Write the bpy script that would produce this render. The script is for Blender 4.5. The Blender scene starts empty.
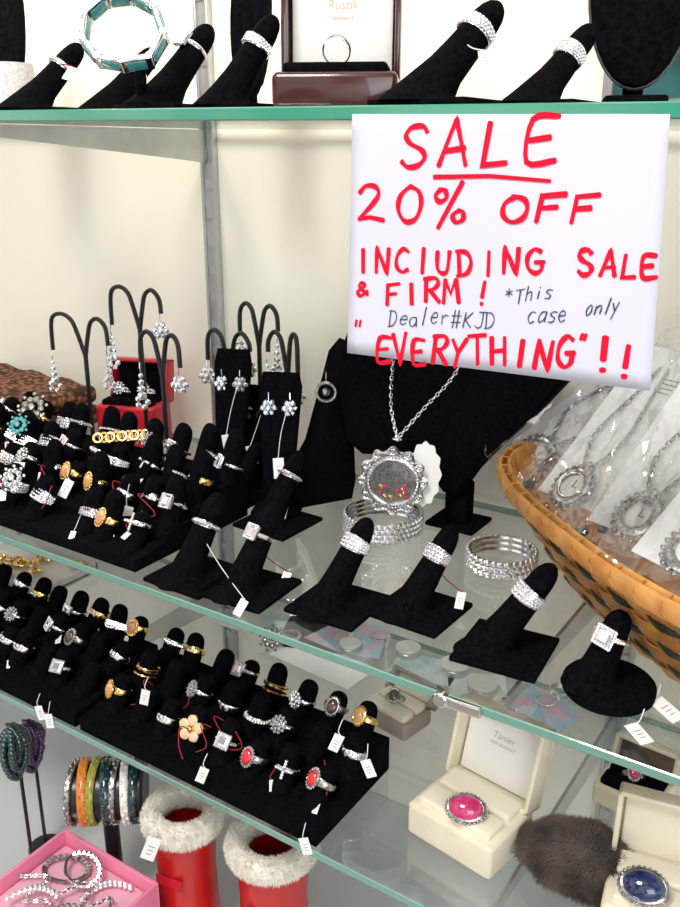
import bpy,bmesh,math,random,bisect
from mathutils import Vector,Matrix
random.seed(7)
rnd=random.uniform
S=bpy.context.scene
COL=S.collection
S.view_settings.view_transform='Standard'
S.view_settings.exposure=.30
PI=math.pi
# ---------------------------------------------------------------- survey of the camera
C=Vector((0,-.46,.34)); PT=math.radians(18.8); YW=math.radians(33.5)
cp,sp,cy,sy=math.cos(PT),math.sin(PT),math.cos(YW),math.sin(YW)
F=890.0
def ray(px,py):
    r=px-340; u=453.5-py
    f=F*cp+u*sp; v=u*cp-F*sp
    return Vector((r*cy-f*sy, r*sy+f*cy, v))
def onz(px,py,z):
    d=ray(px,py); t=(z-C.z)/d.z
    return C+d*t
def ony(px,py,y):
    d=ray(px,py); t=(y-C.y)/d.y
    return C+d*t
ZM=0.0; ZL=-.185; ZD=-.43
def ZT(x): return .370-(x+.69)*.014
# ---------------------------------------------------------------- materials
def mat(name,col,rough=.5,metal=0,**k):
    m=bpy.data.materials.new(name); m.use_nodes=True
    nt=m.node_tree; b=nt.nodes['Principled BSDF']
    b.inputs['Base Color'].default_value=(*col,1); b.inputs['Roughness'].default_value=rough
    b.inputs['Metallic'].default_value=metal
    for kk,v in k.items():
        kk={'sheen':'Sheen Weight','coat':'Coat Weight','trans':'Transmission Weight','alpha':'Alpha','spec':'Specular IOR Level','sss':'Subsurface Weight'}.get(kk,kk)
        b.inputs[kk].default_value=v
    return m
def noisy(m,col2,scale=60,bump=.0,detail=3,dist=.001):
    nt=m.node_tree; b=nt.nodes['Principled BSDF']
    tc=nt.nodes.new('ShaderNodeTexCoord'); n=nt.nodes.new('ShaderNodeTexNoise')
    n.inputs['Scale'].default_value=scale; n.inputs['Detail'].default_value=detail
    nt.links.new(tc.outputs['Object'],n.inputs['Vector'])
    c1=tuple(b.inputs['Base Color'].default_value)
    r=nt.nodes.new('ShaderNodeValToRGB'); r.color_ramp.elements[0].color=c1; r.color_ramp.elements[1].color=(*col2,1)
    r.color_ramp.elements[0].position=.35; r.color_ramp.elements[1].position=.65
    nt.links.new(n.outputs['Fac'],r.inputs['Fac']); nt.links.new(r.outputs['Color'],b.inputs['Base Color'])
    if bump:
        bp=nt.nodes.new('ShaderNodeBump'); bp.inputs['Strength'].default_value=bump; bp.inputs['Distance'].default_value=dist
        nt.links.new(n.outputs['Fac'],bp.inputs['Height']); nt.links.new(bp.outputs['Normal'],b.inputs['Normal'])
    return m
velvet=noisy(mat('black_velvet',(.0015,.0015,.002),.95,spec=.04),(.0045,.0045,.006),300)
silver=mat('silver',(.86,.86,.87),.18,1)
silverd=noisy(mat('aged_silver',(.60,.59,.57),.30,1),(.25,.24,.22),400,.4,dist=.0004)
gold=mat('gold',(.90,.60,.22),.20,1)
gem=mat('clear_stones',(.98,.98,1.0),.05,.75)
redst=mat('red_stone',(.65,.01,.02),.08,coat=1)
pinkst=noisy(mat('pink_stone',(.50,.015,.11),.10,coat=1),(.62,.05,.20),120)
bluest=noisy(mat('blue_stone',(.006,.010,.05),.1,coat=1),(.02,.04,.14),200)
orangest=noisy(mat('orange_stone',(.55,.22,.06),.12,coat=1),(.75,.42,.18),150)
brownst=mat('brown_stone',(.10,.05,.035),.1,coat=1)
peach=mat('peach_petals',(.85,.58,.36),.2,coat=.6)
turq=noisy(mat('turquoise',(.05,.30,.32),.25,coat=.5),(.12,.42,.42),200)
paper=noisy(mat('white_paper',(.66,.66,.75),.7),(.63,.63,.73),8)
tagm=mat('tag_card',(.85,.85,.83),.6)
redink=mat('red_marker',(.72,.008,.035),.6,spec=.1)
blkink=mat('black_marker',(.05,.05,.13),.6,spec=.1)
creamv=noisy(mat('cream_leatherette',(.80,.73,.57),.5),(.74,.67,.50),60,.15)
cushion=mat('cream_cushion',(.82,.75,.60),.7,sheen=.3)
satin=mat('satin_print',(.82,.80,.75),.4)
redbox=mat('red_leatherette',(.58,.012,.03),.4)
maroon=mat('dark_wood_lacquer',(.05,.008,.006),.25,coat=.5)
redfelt=noisy(mat('red_ceramic',(.56,.012,.010),.35,coat=.4),(.48,.010,.008),30)
furw=noisy(mat('cream_fur',(.90,.87,.77),.95,sheen=.5),(.72,.68,.57),100)
furg=noisy(mat('grey_brown_fur',(.17,.125,.10),.95,sheen=.25),(.03,.021,.016),32)
pinkm=mat('pink_card',(.80,.24,.38),.5)
pinkl=mat('pink_lining',(.80,.42,.52),.7)
greytin=mat('tin_lid',(.62,.63,.60),.35,.6)
steel=noisy(mat('steel_track',(.48,.49,.49),.35,.8),(.56,.57,.56),30)
stringw=mat('white_string',(.8,.8,.78),.8); stringr=mat('red_string',(.30,.012,.025),.8)
rattan=noisy(mat('rattan',(.50,.21,.045),.45,coat=.1),(.68,.34,.09),50,.15)
rattan2=noisy(mat('rattan_stakes',(.42,.165,.035),.5),(.56,.25,.06),50,.15)
rattand=noisy(mat('green_dyed_rattan',(.012,.024,.017),.5),(.035,.05,.028),70,.1)
taupe=mat('taupe_leatherette',(.36,.30,.24),.5)
faintp=mat('faint_grey_print',(.50,.47,.42),.6)
darkp=mat('dark_plastic',(.012,.012,.014),.3)
pastel=noisy(mat('pastel_print',(.85,.50,.58),.6),(.40,.66,.82),45,detail=1)
pastel2=noisy(mat('green_blue_print',(.45,.66,.60),.6),(.78,.80,.86),35,detail=1)
orangeb=mat('orange_beads',(.62,.20,.03),.25); greenb=mat('olive_beads',(.32,.30,.05),.25); whiteb=mat('pearl_beads',(.80,.77,.70),.2); darkb=mat('dark_green_beads',(.008,.040,.042),.12,coat=1); purpb=mat('violet_beads',(.05,.014,.08),.12,coat=1)
def matweave():
    m=mat('rust_woven_fabric',(.24,.085,.035),.9); nt=m.node_tree; b=nt.nodes['Principled BSDF']
    tc=nt.nodes.new('ShaderNodeTexCoord'); v=nt.nodes.new('ShaderNodeTexVoronoi'); v.inputs['Scale'].default_value=120
    nt.links.new(tc.outputs['Object'],v.inputs['Vector'])
    r=nt.nodes.new('ShaderNodeValToRGB'); r.color_ramp.elements[0].color=(.42,.17,.08,1); r.color_ramp.elements[1].color=(.04,.012,.006,1); r.color_ramp.elements[1].position=.65
    nt.links.new(v.outputs['Distance'],r.inputs['Fac']); nt.links.new(r.outputs['Color'],b.inputs['Base Color'])
    bp=nt.nodes.new('ShaderNodeBump'); bp.inputs['Distance'].default_value=.004; bp.invert=True
    nt.links.new(v.outputs['Distance'],bp.inputs['Height']); nt.links.new(bp.outputs['Normal'],b.inputs['Normal']); return m
brownw=matweave()
def glassmat(name,tint,edge=.85,base=.03,rough=.02,haze=0):
    m=bpy.data.materials.new(name); m.use_nodes=True; nt=m.node_tree; nt.nodes.clear()
    o=nt.nodes.new('ShaderNodeOutputMaterial'); mx=nt.nodes.new('ShaderNodeMixShader')
    t=nt.nodes.new('ShaderNodeBsdfTransparent'); t.inputs[0].default_value=(*tint,1)
    g=nt.nodes.new('ShaderNodeBsdfGlossy'); g.inputs['Roughness'].default_value=rough
    lw=nt.nodes.new('ShaderNodeLayerWeight'); lw.inputs[0].default_value=.5
    p=nt.nodes.new('ShaderNodeMath'); p.operation='POWER'; p.inputs[1].default_value=4
    q=nt.nodes.new('ShaderNodeMath'); q.operation='MULTIPLY_ADD'; q.inputs[1].default_value=edge; q.inputs[2].default_value=base
    nt.links.new(lw.outputs['Facing'],p.inputs[0]); nt.links.new(p.outputs[0],q.inputs[0]); nt.links.new(q.outputs[0],mx.inputs[0])
    last=t
    if haze:
        d=nt.nodes.new('ShaderNodeBsdfDiffuse'); d.inputs[0].default_value=(.85,.86,.88,1)
        m2=nt.nodes.new('ShaderNodeMixShader'); m2.inputs[0].default_value=haze
        nt.links.new(t.outputs[0],m2.inputs[1]); nt.links.new(d.outputs[0],m2.inputs[2]); last=m2
    nt.links.new(last.outputs[0],mx.inputs[1]); nt.links.new(g.outputs[0],mx.inputs[2]); nt.links.new(mx.outputs[0],o.inputs[0])
    return m
glass=glassmat('shelf_glass',(.955,.98,.975),.85,.11,.015,.015)
film=glassmat('plastic_film',(.975,.975,.98),.7,.11,.05,.045)
gedge=mat('glass_edge_green',(.05,.30,.19),.12,coat=1)
gedge2=mat('glass_edge_pale',(.16,.33,.27),.12,coat=1)
# ---------------------------------------------------------------- mesh helpers
def ident(): return Matrix.Identity(4)
def T(*a): return Matrix.Translation(Vector(a))
def R(a,ax): return Matrix.Rotation(math.radians(a),4,ax)
def Sc(x,y,z): return Matrix.Diagonal((x,y,z,1))
def loft(bm,secs,caps=True,mi=0,closed=False,M=None):
    M=M or ident()
    rows=[[bm.verts.new(M@Vector(p)) for p in s] for s in secs]; n=len(rows[0])
    prs=list(zip(rows,rows[1:]))
    if closed: prs.append((rows[-1],rows[0]))
    for a,b in prs:
        for i in range(n):
            j=(i+1)%n
            bm.faces.new((a[i],a[j],b[j],b[i])).material_index=mi
    if caps and not closed:
        bm.faces.new(rows[0][::-1]).material_index=mi; bm.faces.new(rows[-1]).material_index=mi
def box(bm,c,s,bev=0,M=None,seg=2):
    M=M or ident()
    vs=bmesh.ops.create_cube(bm,size=1,matrix=M@T(*c)@Sc(*s))['verts']
    if bev:
        es=list({e for v in vs for e in v.link_edges})
        bmesh.ops.bevel(bm,geom=es,offset=bev,segments=seg,affect='EDGES',profile=.5)
def ico(bm,c,r,sub=1,M=None,s=(1,1,1)):
    M=M or ident()
    bmesh.ops.create_icosphere(bm,subdivisions=sub,radius=r,matrix=M@T(*c)@Sc(*s))
def sph(bm,c,r,M=None,s=(1,1,1),u=20,v=12):
    M=M or ident()
    bmesh.ops.create_uvsphere(bm,u_segments=u,v_segments=v,radius=r,matrix=M@T(*c)@Sc(*s))
def torus(bm,Rr,r,M=None,n=32,m=8,sx=1,sy_=1):
    secs=[]
    for i in range(n):
        a=2*PI*i/n
        secs.append([Vector(((Rr+r*math.cos(b))*math.cos(a)*sx,(Rr+r*math.cos(b))*math.sin(a)*sy_,r*math.sin(b))) for b in [2*PI*j/m for j in range(m)]])
    loft(bm,secs,closed=True,M=M)
def cyl(bm,c,r,h,n=32,M=None,r2=None,bev=0):
    r2=r if r2 is None else r2
    def ring(rr,z): return [Vector((c[0]+rr*math.cos(2*PI*i/n),c[1]+rr*math.sin(2*PI*i/n),c[2]+z)) for i in range(n)]
    secs=[ring(r-bev,0),ring(r,bev),ring(r2,h-bev),ring(r2-bev,h)] if bev else [ring(r,0),ring(r2,h)]
    loft(bm,secs,M=M)
def tube(bm,pts,r,n=8,M=None,closed=False):
    pts=[Vector(p) for p in pts]; k=len(pts)
    rs=r if isinstance(r,(list,tuple)) else [r]*k
    up=None; secs=[]
    for i,p in enumerate(pts):
        a=pts[max(i-1,0)]; b=pts[min(i+1,k-1)]
        if closed: a=pts[(i-1)%k]; b=pts[(i+1)%k]
        t=(b-a).normalized()
        if up is None:
            up=t.orthogonal().normalized()
        up=(up-t*up.dot(t)).normalized(); w=t.cross(up)
        secs.append([p+(up*math.cos(2*PI*j/n)+w*math.sin(2*PI*j/n))*rs[i] for j in range(n)])
    loft(bm,secs,M=M,closed=closed)
def spline(pts,k=8):
    pts=[Vector(p) for p in pts]; out=[]
    for i in range(len(pts)-1):
        p0=pts[max(i-1,0)];p1=pts[i];p2=pts[i+1];p3=pts[min(i+2,len(pts)-1)]
        for j in range(k):
            t=j/k
            out.append(.5*((2*p1)+(p2-p0)*t+(2*p0-5*p1+4*p2-p3)*t*t+(3*p1-p0-3*p2+p3)*t**3))
    out.append(pts[-1]); return out
def chain(bm,pts,link=.0022,th=.0005,step=None):
    step=step or link*1.35; pts=spline(pts,12)
    L=0; nxt=0; k=0
    for a,b in zip(pts,pts[1:]):
        d=(b-a).length
        while nxt<=L+d and d>0:
            p=a+(b-a)*((nxt-L)/d); t=(b-a).normalized()
            q=t.to_track_quat('X','Z').to_matrix().to_4x4()
            torus(bm,link*.6,th,T(*p)@q@R(90*(k%2),'X'),8,4,1.35,.8)
            k+=1; nxt+=step
        L+=d
def prism(bm,pts,th,M=None,bev=0,seg=3):
    M=M or ident()
    f=[bm.verts.new(M@Vector((x,0,z))) for x,z in pts]
    b=[bm.verts.new(M@Vector((x,th,z))) for x,z in pts]
    n=len(pts); fa=bm.faces.new(f); fb=bm.faces.new(b[::-1])
    for i in range(n): bm.faces.new((f[i],b[i],b[(i+1)%n],f[(i+1)%n]))
    if bev:
        es=list(fa.edges)+list(fb.edges)
        bmesh.ops.bevel(bm,geom=es,offset=bev,segments=seg,affect='EDGES',profile=.5)
def fur(bm,samples,ln,w=.0012,droop=.3,j=.5):
    for p,n in samples:
        n=(n+Vector((rnd(-j,j),rnd(-j,j),rnd(-j,j)))).normalized(); o=n.orthogonal().normalized()
        o=Matrix.Rotation(rnd(0,6.28),3,n)@o; q=n.cross(o); l=ln*rnd(.6,1.2)
        v=[bm.verts.new(p+o*w),bm.verts.new(p-o*w*.5+q*w*.8),bm.verts.new(p-o*w*.5-q*w*.8),bm.verts.new(p+n*l+Vector((0,0,-l*droop)))]
        for a,b,c in ((0,1,3),(1,2,3),(2,0,3)): bm.faces.new((v[a],v[b],v[c]))
def mesh(name,bm,m,smooth=True,ang=40,recalc=True):
    if recalc: bmesh.ops.recalc_face_normals(bm,faces=bm.faces)
    me=bpy.data.meshes.new(name); bm.to_mesh(me); bm.free()
    for mm in (m if isinstance(m,(list,tuple)) else [m]): me.materials.append(mm)
    if smooth:
        me.polygons.foreach_set('use_smooth',[True]*len(me.polygons)); me.set_sharp_from_angle(angle=math.radians(ang))
    return me
def B(): return bmesh.new()
def meta(o,label,cat,group=None):
    o['label']=label; o['category']=cat
    if group: o['group']=group
def thing(name,label,cat,M,group=None):
    e=bpy.data.objects.new(name,None); e.empty_display_size=.01; COL.objects.link(e)
    e.matrix_basis=M; meta(e,label,cat,group); return e
def part(name,me,parent,M=None,label=None):
    o=bpy.data.objects.new(name,me); COL.objects.link(o); o.parent=parent
    if M: o.matrix_basis=M
    if label: o['label']=label
    return o
def solo(name,me,label,cat,M=None,group=None):
    o=bpy.data.objects.new(name,me); COL.objects.link(o)
    if M: o.matrix_basis=M
    meta(o,label,cat,group); return o
def textmesh(s,size,m,sx=1):
    c=bpy.data.curves.new('lettering','FONT'); c.body=s; c.size=size; c.align_x='CENTER'; c.extrude=.00005; c.shear=.2
    o=bpy.data.objects.new('tmp',c); COL.objects.link(o)
    dg=bpy.context.evaluated_depsgraph_get(); dg.update()
    me=bpy.data.meshes.new_from_object(o.evaluated_get(dg)); bpy.data.objects.remove(o)
    me.materials.clear(); me.materials.append(m); return me
# ---------------------------------------------------------------- structure
def struct(name,me,M=None):
    o=bpy.data.objects.new(name,me); COL.objects.link(o)
    if M: o.matrix_basis=M
    o['kind']='structure'; return o
wallm=noisy(mat('cream_wall',(.91,.87,.735),.75),(.93,.90,.79),2.5)
bm=B(); box(bm,(-.5,.36,.1),(3.2,.04,2.4)); struct('wall_back',mesh('wall_back',bm,wallm))
floorm=noisy(mat('shop_floor',(.30,.27,.23),.6),(.36,.33,.29),6)
bm=B(); box(bm,(-.4,-1.0,-1.02),(6,6,.04)); struct('floor',mesh('floor',bm,floorm))
deckm=noisy(mat('white_deck',(.62,.64,.65),.5),(.54,.57,.58),5)
bm=B(); box(bm,(-.5,.06,ZD-.02),(2.4,.556,.04)); struct('trim_1',mesh('case_deck',bm,deckm))
bm=B(); box(bm,(-.5,.06,(ZD-.04-1.0)/2),(2.4,.54,1.0+ZD-.04)); struct('trim_2',mesh('case_plinth',bm,deckm))
bluewin=noisy(mat('window_glass_dark',(.012,.05,.045),.12,.0),(.05,.16,.17),9)
bm=B(); box(bm,(0,.335,.58),(.25,.010,.40)); struct('window_1',mesh('window_1',bm,bluewin),T(-.125,0,0))
bm=B(); box(bm,(0,.331,.58),(.008,.014,.40)); struct('trim_3',mesh('window_frame',bm,steel),T(-.254,0,0))
def shelf(x0,x1,y0,y1,z,th,em,label,tilt=0):
    bm=B(); box(bm,((x0+x1)/2,(y0+y1)/2,z-th/2),(x1-x0,y1-y0,th),.0008,seg=1)
    for f in bm.faces: f.material_index=0 if abs(f.normal.z)>.9 else 1
    me=mesh('glass_shelf',bm,[glass,em],smooth=False,recalc=False)
    M=T((-.69),0,z)@R(tilt,'Y')@T(.69,0,-z)
    return solo('glass_shelf',me,label,'glass shelf',M)
shelf(-1.6,.45,0,.325,.370,.008,gedge,'thick green-edged glass shelf holding ring stands',math.degrees(math.atan(.014)))
shelf(-1.6,.45,0,.325,0,.007,gedge2,'glass shelf crowded with ring stands, earrings and a basket')
shelf(-1.6,.45,0,.325,ZL,.007,gedge2,'glass shelf with velvet ring trays and open ring boxes')
for X in (-.703,-.19):
    bm=B(); box(bm,(-.008,0,0),(.004,.008,1.3),.0006); box(bm,(.008,0,0),(.004,.008,1.3),.0006); box(bm,(0,.002,0),(.016,.004,1.3))
    for i in range(40): box(bm,(0,-.001,-.62+i*.032),(.011,.003,.010))
    zo=.06 if X<-.5 else -.30
    t=thing('shelf_track',"slotted grey metal shelf track fixed to the cream wall",'shelf track',T(X,.3355,zo))
    part('rail',mesh('rail',bm,steel),t,Sc(1,1,1 if X<-.5 else .45))
    for z in (ZM-.0075,ZL-.0075)+((.3615-(X+.69)*.014,) if X<-.5 else ()):
        bm=B(); prism(bm,[(0,0),(.30,0),(.30,-.008),(.05,-.03),(0,-.035)],.003)
        part('bracket_arm',mesh('bracket_arm',bm,steel,smooth=False),t,T(-.0015,-.004,z-zo)@R(-90,'Z'))
p=ony(440,686,-.004)
t=thing('shelf_clamp','small round chrome clamp gripping the glass edge','shelf clamp',T(p.x,-.002,-.0035))
bm=B(); cyl(bm,(0,0,-.003),.0055,.006,24,R(90,'X'),bev=.001); part('knob',mesh('knob',bm,silver),t)
bm=B(); box(bm,(.014,0,0),(.03,.004,.0075),.001); part('arm',mesh('arm',bm,silver),t)
# ---------------------------------------------------------------- sign
ST={
'S':[[(.6,.85),(.48,1),(.2,.98),(.08,.78),(.22,.58),(.5,.42),(.6,.22),(.45,.03),(.2,0),(.03,.15)]],
'A':[[(0,0),(.30,1),(.38,.97),(.65,0)],[(.10,.36),(.6,.42)]],
'L':[[(.1,1),(.08,0),(.6,.04)]],
'E':[[(.62,1.0),(.1,.96),(.08,.02),(.66,.04)],[(.08,.50),(.5,.55)]],
'2':[[(.03,.8),(.2,1),(.45,.98),(.55,.78),(.4,.5),(.0,.03)],[(.0,.03),(.3,.09),(.68,.0)]],
'0':[[(.3,1),(.08,.75),(.05,.35),(.25,.02),(.5,.1),(.6,.5),(.52,.85),(.3,1)]],
'O':[[(.3,1),(.06,.75),(.05,.3),(.28,.0),(.55,.15),(.63,.55),(.52,.9),(.22,1.03)]],
'%':[[(.62,1.15),(.1,-.15)],[(.15,.95),(.03,.78),(.12,.6),(.27,.7),(.25,.9),(.15,.95)],[(.55,.35),(.42,.2),(.5,.02),(.65,.1),(.65,.3),(.55,.35)]],
'F':[[(.66,1.04),(.1,.98),(.06,0)],[(.08,.52),(.5,.56)]],
'I':[[(.3,1),(.32,0)]],
'N':[[(.05,0),(.07,1),(.14,.9),(.52,.05),(.56,.1),(.6,1.05)]],
'C':[[(.6,.88),(.35,1),(.08,.7),(.08,.25),(.35,0),(.62,.12)]],
'U':[[(.05,1),(.06,.25),(.28,0),(.5,.15),(.58,1)]],
'D':[[(.1,0),(.08,1)],[(-.02,.96),(.4,.92),(.6,.55),(.42,.1),(.0,-.02)]],
'G':[[(.6,.88),(.35,1),(.08,.7),(.08,.25),(.35,0),(.6,.15),(.62,.45)],[(.36,.45),(.72,.47)]],
'&':[[(.6,.1),(.2,.7),(.3,1),(.45,.8),(.1,.3),(.25,0),(.6,.4)]],
'R':[[(.08,0),(.08,1)],[(-.02,.95),(.45,.99),(.58,.76),(.4,.54),(.1,.48)],[(.25,.48),(.66,-.03)]],
'M':[[(0,0),(.1,1)],[(.1,1),(.33,.4),(.56,1)],[(.58,1),(.68,0)]],
'!':[[(.38,1),(.28,.32)],[(.27,.07),(.28,0)]],
'V':[[(0,1),(.28,.02),(.34,.04),(.62,1.05)]],
'Y':[[(.05,1),(.3,.5)],[(.64,1.05),(.3,.5),(.20,-.08)]],
'T':[[(-.03,.98),(.70,1.03)],[(.34,1),(.32,0)]],
'H':[[(.06,1),(.06,0)],[(.58,1),(.58,0)],[(.06,.48),(.58,.54)]],
'"':[[(.20,1),(.08,.55)],[(.52,1),(.4,.55)]],
'*':[[(.3,.9),(.3,.3)],[(.05,.75),(.55,.45)],[(.05,.45),(.55,.75)]],
'h':[[(.1,1),(.1,0)],[(.1,.45),(.35,.6),(.5,.4),(.5,0)]],
'i':[[(.3,.6),(.3,0)],[(.3,.85),(.31,.92)]],
's':[[(.5,.55),(.25,.62),(.12,.45),(.45,.22),(.35,0),(.08,.05)]],
'c':[[(.5,.6),(.25,.65),(.08,.35),(.25,0),(.52,.08)]],
'a':[[(.5,.6),(.2,.6),(.08,.3),(.22,0),(.48,.2),(.52,.58)],[(.52,.6),(.54,0)]],
'e':[[(.1,.35),(.5,.38),(.42,.62),(.2,.6),(.08,.3),(.25,0),(.52,.1)]],
'o':[[(.3,.62),(.08,.35),(.25,0),(.52,.2),(.48,.52),(.3,.62)]],
'n':[[(.08,.6),(.1,0)],[(.1,.42),(.32,.62),(.5,.45),(.5,0)]],
'l':[[(.3,1),(.28,0)]],
'y':[[(.05,.6),(.28,.1)],[(.55,.6),(.1,-.4)]],
'r':[[(.1,.6),(.12,0)],[(.12,.4),(.3,.6),(.48,.55)]],
'#':[[(.2,.95),(.1,.0)],[(.45,.95),(.35,0)],[(0,.65),(.6,.65)],[(0,.3),(.58,.3)]],
'K':[[(.1,1),(.08,0)],[(.55,1),(.1,.45)],[(.15,.5),(.6,0)]],
'J':[[(.5,1),(.5,.2),(.3,0),(.08,.15)],[(.25,1),(.65,1)]],
}
SY=-.0035
LAY=[0]
def stroke(bm,pts,w,y):
    q=[Vector((p[0],p[1])) for p in pts]; q=[a for i,a in enumerate(q) if i==0 or (a-q[i-1]).length>1e-5]
    n=len(q)
    if n<2: return
    d0=(q[1]-q[0]).normalized(); d1=(q[-1]-q[-2]).normalized()
    LAY[0]+=1; yy=y-.00002*(LAY[0]%5)
    L=[];Rr=[]; ph=rnd(0,6)
    for i in range(n):
        a=(q[i]-q[i-1]).normalized() if i else d0
        b=(q[i+1]-q[i]).normalized() if i<n-1 else d1
        m=a+b; m=m.normalized() if m.length>.2 else a
        nn=Vector((-m.y,m.x)); k=(1+.2*math.sin(ph+i*.8))/max(nn.dot(Vector((-a.y,a.x))),.66)
        yo=yy-.000002*i
        L.append(bm.verts.new((q[i].x+nn.x*w*k,yo,q[i].y+nn.y*w*k))); Rr.append(bm.verts.new((q[i].x-nn.x*w*k,yo,q[i].y-nn.y*w*k)))
    for i in range(n-1): bm.faces.new((L[i],L[i+1],Rr[i+1],Rr[i]))
    def cap(l,r,c,d,yo):
        nn=Vector((-d.y,d.x)); vs=[bm.verts.new((c.x+(d*math.sin(t)*.6+nn*math.cos(t)).x*w,yo,c.y+(d*math.sin(t)*.6+nn*math.cos(t)).y*w)) for t in (PI*.25,PI*.5,PI*.75)]
        bm.faces.new([l]+vs+[r])
    cap(L[-1],Rr[-1],q[-1],d1,L[-1].co.y); cap(Rr[0],L[0],q[0],-d0,L[0].co.y)
def write(bm,s,x0,y0,x1,y1,hpx,w,cw=.8,sl=.0,jt=1):
    a=ony(x0,y0,SY); b=ony(x1,y1,SY)
    h=(ony(x0,y0-hpx,SY)-a).z; n=len(s); adv=(b-a).length/n; d=(b-a).normalized()
    for i,ch in enumerate(s):
        o=a+(b-a)*(i/n); jz=rnd(-.07,.07)*h*jt; js=1+rnd(-.10,.05)*jt; tl=rnd(-.10,.10)+sl; cwj=cw*rnd(.92,1.1)
        for st in ST.get(ch,[]):
            sm=[q for q in st]
            if len(sm)>3:
                sp_=spline([(q[0],0,q[1]) for q in sm],4); sm=[(q.x,q.z) for q in sp_]
            stroke(bm,[((o+d*((q[0])*adv*cwj/.65)).x+q[1]*h*tl,(o+d*(q[0]*adv*cwj/.65)).z+q[1]*h*js+jz) for q in sm],w,SY-.0002)
c4=[ony(352,114,SY),ony(670,114,SY),ony(650,391,SY),ony(347,353,SY)]
sg=thing('sale_sign','white paper sale sign hand-lettered in red marker','sign',T(0,0,0))
bm=B()
Nx,Nz=24,16
grid=[]
for j in range(Nz+1):
    row=[]
    for i in range(Nx+1):
        u=i/Nx; v=j/Nz
        p=(c4[0]*(1-u)+c4[1]*u)*(1-v)+(c4[3]*(1-u)+c4[2]*u)*v
        row.append(bm.verts.new((p.x,SY+.0002,p.z)))
    grid.append(row)
for j in range(Nz):
    for i in range(Nx): bm.faces.new((grid[j][i],grid[j+1][i],grid[j+1][i+1],grid[j][i+1]))
pm=mesh('paper_sheet',bm,paper,recalc=False)
o=part('paper_sheet',pm,sg); sm=o.modifiers.new('thick','SOLIDIFY'); sm.thickness=.0003; sm.offset=-1
bm=B()
write(bm,'SALE',400,167,568,162,41,.0014,.72,.06,.3)
write(bm,'20%',359,221,474,222,35,.00135,.7,.05,.5)
write(bm,'OFF',500,222,606,222,26,.00135,.74,.04,.6)
write(bm,'INCIUDING',356,273,550,275,23,.0012,.72)
write(bm,'S',578,275,598,275,26,.0013,.75); write(bm,'ALE',600,276,662,278,22,.0012,.72,0,.6)
write(bm,'&',356,295,376,296,14,.0011,.7)
write(bm,'FIRM',386,304,464,302,22,.0012,.78)
write(bm,'!',476,305,496,304,25,.0013,.6)
write(bm,'"',355,333,369,334,14,.0009,.55)
write(bm,'EVERYTHING',376,361,578,369,26,.0013,.72)
write(bm,'"',579,346,592,348,13,.0009,.55)
write(bm,'!!',598,372,642,382,34,.0016,.5)
p1=ony(434,177,SY);p2=ony(490,176,SY);p3=ony(550,181,SY)
stroke(bm,[(p1.x,p1.z),(p2.x,p2.z),(p3.x,p3.z)],.0012,SY-.0002)
part('red_lettering',mesh('red_lettering',bm,redink,False,recalc=False),sg)
bm=B()
write(bm,'*',505,301,516,301,13,.0003,.7); write(bm,'This',515,302,553,298,15,.00032,.9,.14,2)
write(bm,'case',526,324,568,319,18,.00032,.9,.14,2); write(bm,'only',584,317,620,311,17,.00032,.9,.14,2)
write(bm,'Dealer#KJD',388,324,496,327,17,.00032,.88,.14,2)
part('black_lettering',mesh('black_lettering',bm,blkink,False,recalc=False),sg)
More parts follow.
